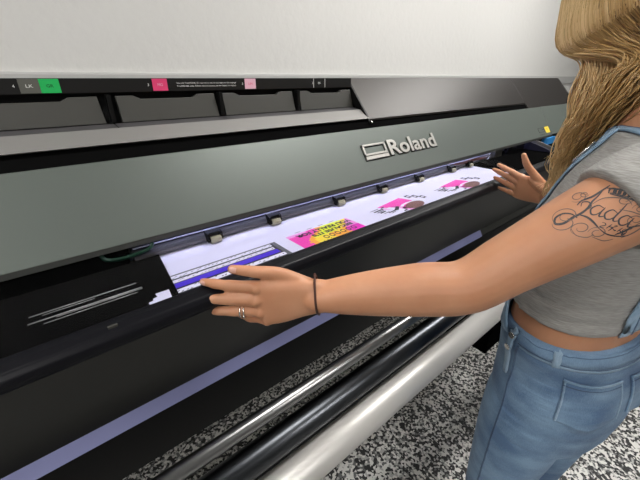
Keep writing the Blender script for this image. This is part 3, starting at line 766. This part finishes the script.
for th in (-34, -150):
    t = math.radians(th); c = L * .2 * math.cos(t) + G * .15 * math.sin(t)
    bm = bmesh.new(); ribbon_on(bvhJ, [B_(0, 0, 1.098) + c, B_(0, 0, 1.075) + c, B_(0, 0, 1.048) + c], [.013] * 3, .0032, .0028, bm, sub=4, cross=2)
    subpart(link('belt_loop', bm, M['denim_light'], W_), jeans)
# back pockets
for s in (1, -1):
    bm = bmesh.new(); rows = 14; colsn = 12; g_ = []
    for r_i in range(rows + 1):
        row = []
        for c_i in range(colsn + 1):
            u = c_i / colsn; v = r_i / rows
            th = math.radians(-90 + s * (5 + 46 * u)); z = 1.018 - .125 * v + .012 * math.cos(math.pi * (u - .5)) * -1 * (1 - v) * .6
            if v > .75: z += (abs(u - .5) * 2) * .022 * (v - .75) / .25
            q, n = snap(bvhJ, B_(0, 0, z) + L * .2 * math.cos(th) + G * .16 * math.sin(th), .0026)
            row.append(bm.verts.new(q))
        g_.append(row)
    for a in range(rows):
        for c in range(colsn): bm.faces.new((g_[a][c], g_[a][c + 1], g_[a + 1][c + 1], g_[a + 1][c])).smooth = True
    pk = subpart(link('back_pocket', bm, M['denim'], W_), jeans)
    md = pk.modifiers.new('s', 'SOLIDIFY'); md.thickness = .003; md.offset = 0
    bm = bmesh.new()
    def pp(u, v):
        th = math.radians(-90 + s * (5 + 46 * u)); z = 1.018 - .125 * v + .012 * math.cos(math.pi * (u - .5)) * -1 * (1 - v) * .6
        if v > .75: z += (abs(u - .5) * 2) * .022 * (v - .75) / .25
        return B_(0, 0, z) + L * .2 * math.cos(th) + G * .16 * math.sin(th)
    ribbon_on(bvhJ, [pp(u / 8, .01) for u in range(9)], [.005] * 9, .0040, .0016, bm, cross=1, sub=3)
    for u0 in (.02, .98): ribbon_on(bvhJ, [pp(u0, v / 6) for v in range(7)], [.0035] * 7, .0040, .0010, bm, cross=1, sub=3)
    subpart(link('pocket_hem', bm, M['denim_light'], W_), jeans)
    bm = bmesh.new(); ribbon_on(bvhJ, [pp(u / 8, .11) for u in range(9)], [.0022] * 9, .0042, .0008, bm, cross=1, sub=3); subpart(link('pocket_stitching', bm, M['denim_dark'], W_), jeans)
# side seam
bm = bmesh.new()
ribbon_on(bvhJ, [B_(0, .25, z) + G * .012 for z in (1.04, .96, .88, .78, .66, .5, .3, .15)], [.004] * 8, .0008, .0014, bm, sub=6, cross=1); subpart(link('side_seam', bm, M['denim_dark'], W_), jeans)
# side opening with placket and buttons
bm = bmesh.new(); ribbon_on(bvhJ, [B_(.045, .25, 1.105), B_(.040, .25, 1.06), B_(.040, .25, 1.01), B_(.035, .25, .96)], [.016, .014, .014, .010], .0035, .004, bm, sub=5, cross=3); pl = subpart(link('side_placket', bm, M['denim_light'], W_), jeans)
for z in (1.075, 1.02):
    q, n = snap(bvhJ, B_(.040, .25, z), .0075); bm = bmesh.new(); cyl(bm, q, q + n * .003, .007, 16); subpart(link('button', bm, M['chrome'], W_), jeans)
# bib in front
bm = bmesh.new(); g_ = []
def snapT(p, off):
    # onto top or trousers, whichever is further out
    a, na = snap(bvhS, p, off); b2, nb = snap(bvhJ, p, off); c2, nc = snap(bvhB, p, off + .004)
    best = min(((a, na), (b2, nb), (c2, nc)), key=lambda t: (t[0] - V(p)).length)
    return best
for r_i in range(17):
    v = r_i / 16; z = 1.06 + .27 * v; half = 78 - 46 * min(1, v * 1.35) ** .8
    row = []
    for c_i in range(17):
        th = math.radians(90 + half * (c_i / 8 - 1))
        q, n = snapT(B_(0, 0, z) + L * .21 * math.cos(th) + G * .20 * math.sin(th), .006); row.append(bm.verts.new(q))
    g_.append(row)
for a in range(16):
    for c in range(16): bm.faces.new((g_[a][c], g_[a][c + 1], g_[a + 1][c + 1], g_[a + 1][c])).smooth = True
bib = subpart(link('bib', bm, M['denim_light'], W_), jeans); md = bib.modifiers.new('sm', 'SMOOTH'); md.iterations = 3
md = bib.modifiers.new('s', 'SOLIDIFY'); md.thickness = .004
# straps over the shoulders
for s in (1, -1):
    fr_ = [B_(.16, s * .070, 1.30), B_(.13, s * .092, 1.36), B_(.085, s * .096, 1.43), B_(.050, s * .078, 1.470), B_(.01, s * .050, 1.50), B_(-.05, s * .072, 1.47), B_(-.11, s * .064, 1.38), B_(-.15, s * .050, 1.26), B_(-.15, s * .035, 1.17), B_(-.15, s * .030, 1.115)]
    bm = bmesh.new(); ribbon_on(bvhS, fr_, [.042] * len(fr_), .002, .004, bm, sub=6); st = subpart(link('shoulder_strap', bm, M['denim_light'], W_), jeans)
    if s == 1: 
        pass
    q, n = snap(bvhS, B_(.066, s * .088, 1.452), .008)
    t = (snap(bvhS, B_(.050, s * .078, 1.470), .008)[0] - q).normalized(); sd = t.cross(n).normalized(); bm = bmesh.new()
    cs = [q + t * a + sd * b for a, b in ((-.019, -.024), (-.019, .024), (.019, .024), (.019, -.024))]
    for i in range(4): cyl(bm, cs[i], cs[(i + 1) % 4], .0016, 8)
    cyl(bm, q - sd * .021, q + sd * .021, .0014, 8)
    subpart(link('buckle', bm, M['chrome'], W_), jeans)
    bm = bmesh.new()
    ribbon_on(bvhS, fr_, [.0035] * len(fr_), .0062, .0008, bm, sub=6, cross=1)
    subpart(link('strap_stitching', bm, M['denim_dark'], W_), jeans)
# shoes
for s in (1, -1):
    hip, kn, an = HJ[s]
    bm = bmesh.new()
    loft(bm, [(*(an + G * -.035 + V((0, 0, -.050))), .036, .036), (*(an + G * .02 + V((0, 0, -.044))), .040, .042), (*(an + G * .09 + V((0, 0, -.055))), .044, .032), (*(an + G * .16 + V((0, 0, -.062))), .040, .024)], L, 20)
    sh = fuse('shoe', bm, .004, 3, mat('shoe_canvas', (.55, .55, .53), .8), W_)
    for v in sh.data.vertices: v.co.z = max(v.co.z, .0035)

# ------------ tattoo on the left upper arm
TC = V((.562, .083, 1.391)); vd = V((.556, .088, -.161)).normalized()        # looked at from beside the arm
ax = (EL - SL).normalized(); ex = -(ax - vd * ax.dot(vd)).normalized()        # towards the shoulder
ey = vd.cross(ex).normalized()
if ey.z > 0: ey = -ey                                                         # across the arm, downwards
def tproj(x, y):
    p = TC + ex * x + ey * y
    h = bvhB.ray_cast(p - vd * .25, vd, .6)
    return (h[0] + h[1] * .0005) if h[0] is not None else None
def tstroke(bm, pts, w, mi=0, sub=7):
    P = catmull([(a, b, 0) for a, b in pts], sub); ws = []
    n = len(P); prev = None
    for i in range(n):
        a = P[max(i - 1, 0)]; b = P[min(i + 1, n - 1)]; t = V((b[0] - a[0], b[1] - a[1], 0)).normalized(); s = V((-t.y, t.x, 0))
        k = w * (.35 + .65 * math.sin(math.pi * (i + .5) / n)) / 2
        p1 = tproj(P[i][0] + s.x * k, P[i][1] + s.y * k); p2 = tproj(P[i][0] - s.x * k, P[i][1] - s.y * k)
        cur = (bm.verts.new(p1), bm.verts.new(p2)) if p1 is not None and p2 is not None else None
        if prev and cur: bm.faces.new((prev[0], prev[1], cur[1], cur[0])).material_index = mi
        prev = cur
px = .00130                                                                    # metres per drawing unit
ca, sa = math.cos(.375), math.sin(.375)
def U(x, y):   # drawing axes -> arm axes
    return ((x * ca - y * sa) * px, (x * sa + y * ca) * px)
def spiral(cx, cy, r0, r1, a0, turns, n=14, sq=.75):
    out = []
    for i in range(n + 1):
        t = i / n; r_ = r0 + (r1 - r0) * t; a = math.radians(a0) + turns * 2 * math.pi * t
        out.append(U(cx + r_ * math.cos(a), cy + r_ * sq * math.sin(a)))
    return out
bm = bmesh.new()
S_ = lambda pts, w=.0011, mi=0: tstroke(bm, [U(*p) for p in pts], w, mi)
# capital J
S_([(2, -23), (-4, -17), (-9, -13), (-14, -7), (-20, -3), (-28, 0), (-36, 4), (-43, 3), (-42, -3), (-35, -6), (-28, -4), (-24, 1)], .0030)
S_([(-22, -12), (-17, -16), (-8, -18), (2, -23), (8, -26)], .0026); S_([(-16, -5), (-11, -8), (-12, -13), (-17, -14), (-19, -10)], .0016); S_([(-22, -2), (-16, 2), (-12, 8), (-9, 15)], .0026)
def letter(cx, cy, strokes, w=.0019, k=1.0, rot=.60):
    c_, s_ = math.cos(rot), math.sin(rot)
    for st in strokes: S_([(cx + (x * c_ - y * s_) * k, cy + (x * s_ + y * c_) * k) for x, y in st], w)
la = [[(4, -4), (-1, -5), (-5, 0), (-3, 5), (1, 4), (5, -3)], [(5, -5), (3.5, 1), (4, 5), (8, 3)]]
ld = [[(4, -3), (-1, -5), (-5, 0), (-3, 5), (1, 4), (4, -1)], [(7, -15), (5, -6), (3, 2), (4, 5), (8, 3)]]
letter(-7, -3, la); letter(3, 4, ld); letter(12.5, 12, la)
# date under the name
letter(-5, 12, [[(-2, -2), (1, -2), (2, 0), (-2, 3), (2, 3)], [(4, 3), (7, -3)], [(9, -3), (12, -3), (9, 0), (12, 3)], [(14, 3), (17, -3)], [(20, -3), (18, 0), (20, 3), (22, 0), (20, -3)]], .0011, .9)
letter(-1, 17, [[(-2, -2), (2, -2), (0, 3)], [(4, 0), (7, 0)], [(9, -2), (12, 0), (9, 3)], [(14, -3), (14, 3), (17, 0)]], .0014, .8)
# swirls
for a in ((-20, -21, 3, 8, 30, 1.3), (-33, -3, 13, 4, 120, 1.35), (-36, 4, 7, 10, 300, .7), (-23, 12, 9, 3, 130, 1.2), (-11, 19, 8, 2.5, 200, 1.35), (26, 3, 7, 2, 200, 1.3), (20, 13, 7, 2, 120, 1.25), (33, 11, 6, 2, 60, 1.2), (16, -8, 6, 2, 20, 1.2), (-14, -22, 4, 2, 20, 1.1)):
    tstroke(bm, spiral(*a), .0012, 1)
S_([(-31, 10), (-28, 18), (-20, 22), (-14, 20)], .0011, 1); S_([(-9, 15), (-4, 22), (4, 26), (12, 27)], .0018); S_([(-16, 22), (-8, 28), (0, 28)], .0012, 1)
S_([(-10, -10), (0, -14), (10, -12), (18, -8), (20, -2)], .0014, 1); S_([(2, 24), (10, 22), (18, 19), (26, 20)], .0024); S_([(6, 28), (14, 26), (22, 22), (30, 16)], .0016, 1)
S_([(10, 0), (18, 4), (26, 9), (32, 6)], .0013, 1); S_([(14, 22), (22, 17), (30, 19), (36, 14)], .0012, 1)
# rope-like band near the sleeve
for i in range(9):
    x, y = 8 + i * 3.3, -20 + i * 1.6 + i * i * .17
    S_([(x - 3, y + 2), (x - 1, y - 2), (x + 3, y - 1), (x + 2, y + 3), (x - 2, y + 2)], .0026)
S_([(4, -24), (14, -20), (26, -13), (36, -3)], .0020); S_([(6, -17), (14, -12), (24, -5), (32, 4)], .0020)
link('tattoo', bm, [M['ink'], M['ink_soft']], W_)
# ------------ hair ties, rings
def torus_on(c, t, R1, R2, r_, side, nm, m, n=40):
    t = t.normalized(); s = (V(side) - t * V(side).dot(t)).normalized(); u = t.cross(s); bm = bmesh.new(); rings = []
    for i in range(n):
        a = 2 * math.pi * i / n; p = c + s * R1 * math.cos(a) + u * R2 * math.sin(a); q, nn = snap(bvhB, p, r_ * .8); q = q + t * ((c - q).dot(t))
        out = (q - c).normalized()
        rings.append([bm.verts.new(q + out * r_ * math.cos(k * math.pi / 4) + t * r_ * math.sin(k * math.pi / 4)) for k in range(8)])
    for i in range(n):
        A, B = rings[i], rings[(i + 1) % n]
        for k in range(8): bm.faces.new((A[k], A[(k + 1) % 8], B[(k + 1) % 8], B[k])).smooth = True
    return link(nm, bm, m, W_)
axL = (WL - EL).normalized(); axR = (WR - ER).normalized()
torus_on(WL - axL * .002, axL, .06, .06, .0019, (0, 0, 1), 'hair_tie_bracelet', mat('brown_elastic', (.06, .018, .01), .7))
torus_on(WR - axR * .004, axR, .06, .06, .0012, (0, 0, 1), 'hair_tie_bracelet', M['black'])
def ring_on(tips_idx, tips, frac):
    pass
fa, fb, fr0 = FINGER[2]
for k, q_ in enumerate((.60, .74)):
    c = fa.lerp(fb, q_); t = (fb - fa).normalized(); s = (V((0, 0, 1)) - t * t.z).normalized(); u = t.cross(s)
    bm = bmesh.new(); n = 28; rings = []
    for i in range(n):
        a = 2 * math.pi * i / n; o_ = (s * math.cos(a) + u * math.sin(a)); q = c + o_ * (fr0 + .0008)
        rings.append([bm.verts.new(q + o_ * .0009 * math.cos(j * math.pi / 3) + t * .0013 * math.sin(j * math.pi / 3)) for j in range(6)])
    for i in range(n):
        A, B = rings[i], rings[(i + 1) % n]
        for j in range(6): bm.faces.new((A[j], A[(j + 1) % 6], B[(j + 1) % 6], B[j])).smooth = True
    zh = V((-.72, -.66, .28))
    if k == 0:
        ball(bm, c - s * .004 + (u if u.dot(zh) > 0 else -u) * (fr0 + .001), .0024, 10)
    link('finger_ring', bm, M['chrome'], W_)
# ------------ hair
# guide sections from scalp to ends: centre, half extents towards camera-side (SDir) and outward
bm = bmesh.new(); tone = bm.verts.layers.float.new('tone')
def strand(pts, r_, tn):
    P = catmull([tuple(p) for p in pts], 5); prev = None
    n = len(P)
    for i in range(n):
        c = V(P[i]); t = (V(P[min(i + 1, n - 1)]) - V(P[max(i - 1, 0)])).normalized(); s = t.cross(V((.6, .1, .3))).normalized(); u = t.cross(s)
        rad_ = r_ * (1 - .75 * max(0, (i / n - .7)) / .3)
        ring = [bm.verts.new(c + (s * math.cos(a) + u * math.sin(a)) * rad_) for a in (0, 2.1, 4.2)]
        for v in ring: v[tone] = tn
        if prev:
            for k in range(3): bm.faces.new((prev[k], prev[(k + 1) % 3], ring[(k + 1) % 3], ring[k])).smooth = True
        prev = ring
A1 = V((.0, .085, 0)); A2 = V((.055, .0, 0))   # in-plan axes of the front lock (towards printer / away from camera)
def lock(scalp_fn, secs, count, tone_fn, r_=.0011):
    for _ in range(count):
        a = random.random() * 2 * math.pi; q = math.sqrt(random.random()) ; u, v = q * math.cos(a), q * math.sin(a)
        pts = scalp_fn(u, v)
        ln = random.uniform(.78, 1.06); k = max(2, int(len(secs) * min(1, ln) + .5))
        for j, (c, e1, e2) in enumerate(secs[:k]):
            jj = .004 * (1 + j * .5)
            pts.append(V(c) + V(e1) * u + V(e2) * v + V((random.gauss(0, jj), random.gauss(0, jj), random.gauss(0, .004))))
        strand(pts, r_ * random.uniform(.7, 1.3), max(0, min(1, tone_fn(u, v) + random.gauss(0, .13))))
def scalp_left(u, v):
    # start near the parting, go over the side of the head
    f = -.02 + .075 * u
    return [HP(f, -.01, .118 - abs(f) * .3), HP(f + .01, -.060, .095), HP(f + .018, -.088 , .03), HP(f + .020, -.092 - .006 * v, -.04)]
def scalp_right(u, v):
    f = -.02 + .075 * u
    return [HP(f, .00, .118 - abs(f) * .3), HP(f + .0, .060, .095), HP(f - .01, .088, .03), HP(f - .01, .09, -.04)]
def scalp_back(u, v):
    s = .085 * u
    return [HP(-.02, s * .3, .118), HP(-.075, s, .09), HP(-.112, s, .03), HP(-.112 , s, -.04)]
sgn = 1 if SD.dot(L) < 0 else -1    # make the minus side her left
if sgn < 0:
    _HP = HP; HP = lambda f, s, u: _HP(f, -s, u)
front = [((.822, .182, 1.575), (.0, .046, 0), (.030, .0, 0)), ((.822, .180, 1.51), (.0, .046, 0), (.030, 0, 0)), ((.824, .190, 1.445), (0, .040, 0), (.028, 0, 0)),
         ((.832, .192, 1.385), (0, .034, 0), (.026, 0, 0)), ((.836, .192, 1.34), (0, .026, 0), (.022, 0, 0)), ((.838, .190, 1.30), (0, .018, 0), (.018, 0, 0))]
lock(scalp_left, front, 1500, lambda u, v: .78 + .25 * u - .10 * v)
sidel = [((.785, .125, 1.580), (.0, .050, 0), (.025, .0, 0)), ((.765, .130, 1.545), (.0, .045, 0), (.025, 0, 0)), ((.770, .150, 1.50), (0, .035, 0), (.024, 0, 0)), ((.79, .175, 1.45), (0, .03, 0), (.022, 0, 0)), ((.81, .195, 1.40), (0, .03, 0), (.022, 0, 0))]
lock(scalp_left, sidel, 900, lambda u, v: .40 + .22 * u)
rightl = [((.93, .21, 1.56), (0, .05, 0), (.03, 0, 0)), ((.92, .20, 1.46), (0, .045, 0), (.03, 0, 0)), ((.91, .20, 1.37), (0, .035, 0), (.025, 0, 0)), ((.905, .205, 1.29), (0, .025, 0), (.02, 0, 0))]
lock(scalp_right, rightl, 450, lambda u, v: .55 + .2 * u)
backl = [(HC + V((-.03, -.10, -.08)), (.06, 0, 0), (0, .02, 0)), (HC + V((-.035, -.085, -.14)), (.05, 0, 0), (0, .02, 0)), (HC + V((-.04, -.03, -.19)), (.04, 0, 0), (0, .02, 0))]
lock(scalp_back, backl, 500, lambda u, v: .30)
n0 = set(bm.verts)
ball(bm, HP(-.024, 0, .034), .094, 32, (.90, 1.04, 1.0), rotH)
for v in bm.verts:
    if v not in n0: v[tone] = .45
hair = link('hair', bm, M['hair'], W_)

# ------------------------------------------------------------------ camera, world
f_px = 345.
pitch = math.atan(162 / f_px); yaw = math.atan(452 / (f_px * math.cos(pitch) + 162 * math.sin(pitch)))
cam = bpy.data.objects.new('camera', bpy.data.cameras.new('camera')); col.objects.link(cam); sc.camera = cam
cam.data.sensor_fit = 'HORIZONTAL'; cam.data.sensor_width = 36; cam.data.lens = 36 * f_px / 640; cam.data.clip_start = .02
cam.location = (0, 0, 1.55)
cam.rotation_euler = (math.pi / 2 - pitch, 0, yaw - math.pi / 2)
w = bpy.data.worlds.new('world'); sc.world = w; w.use_nodes = True
w.node_tree.nodes['Background'].inputs[0].default_value = (.6, .6, .6, 1); w.node_tree.nodes['Background'].inputs[1].default_value = .05
sc.view_settings.view_transform = 'Standard'; sc.view_settings.look = 'None'; sc.view_settings.gamma = 1.; sc.view_settings.exposure = .12
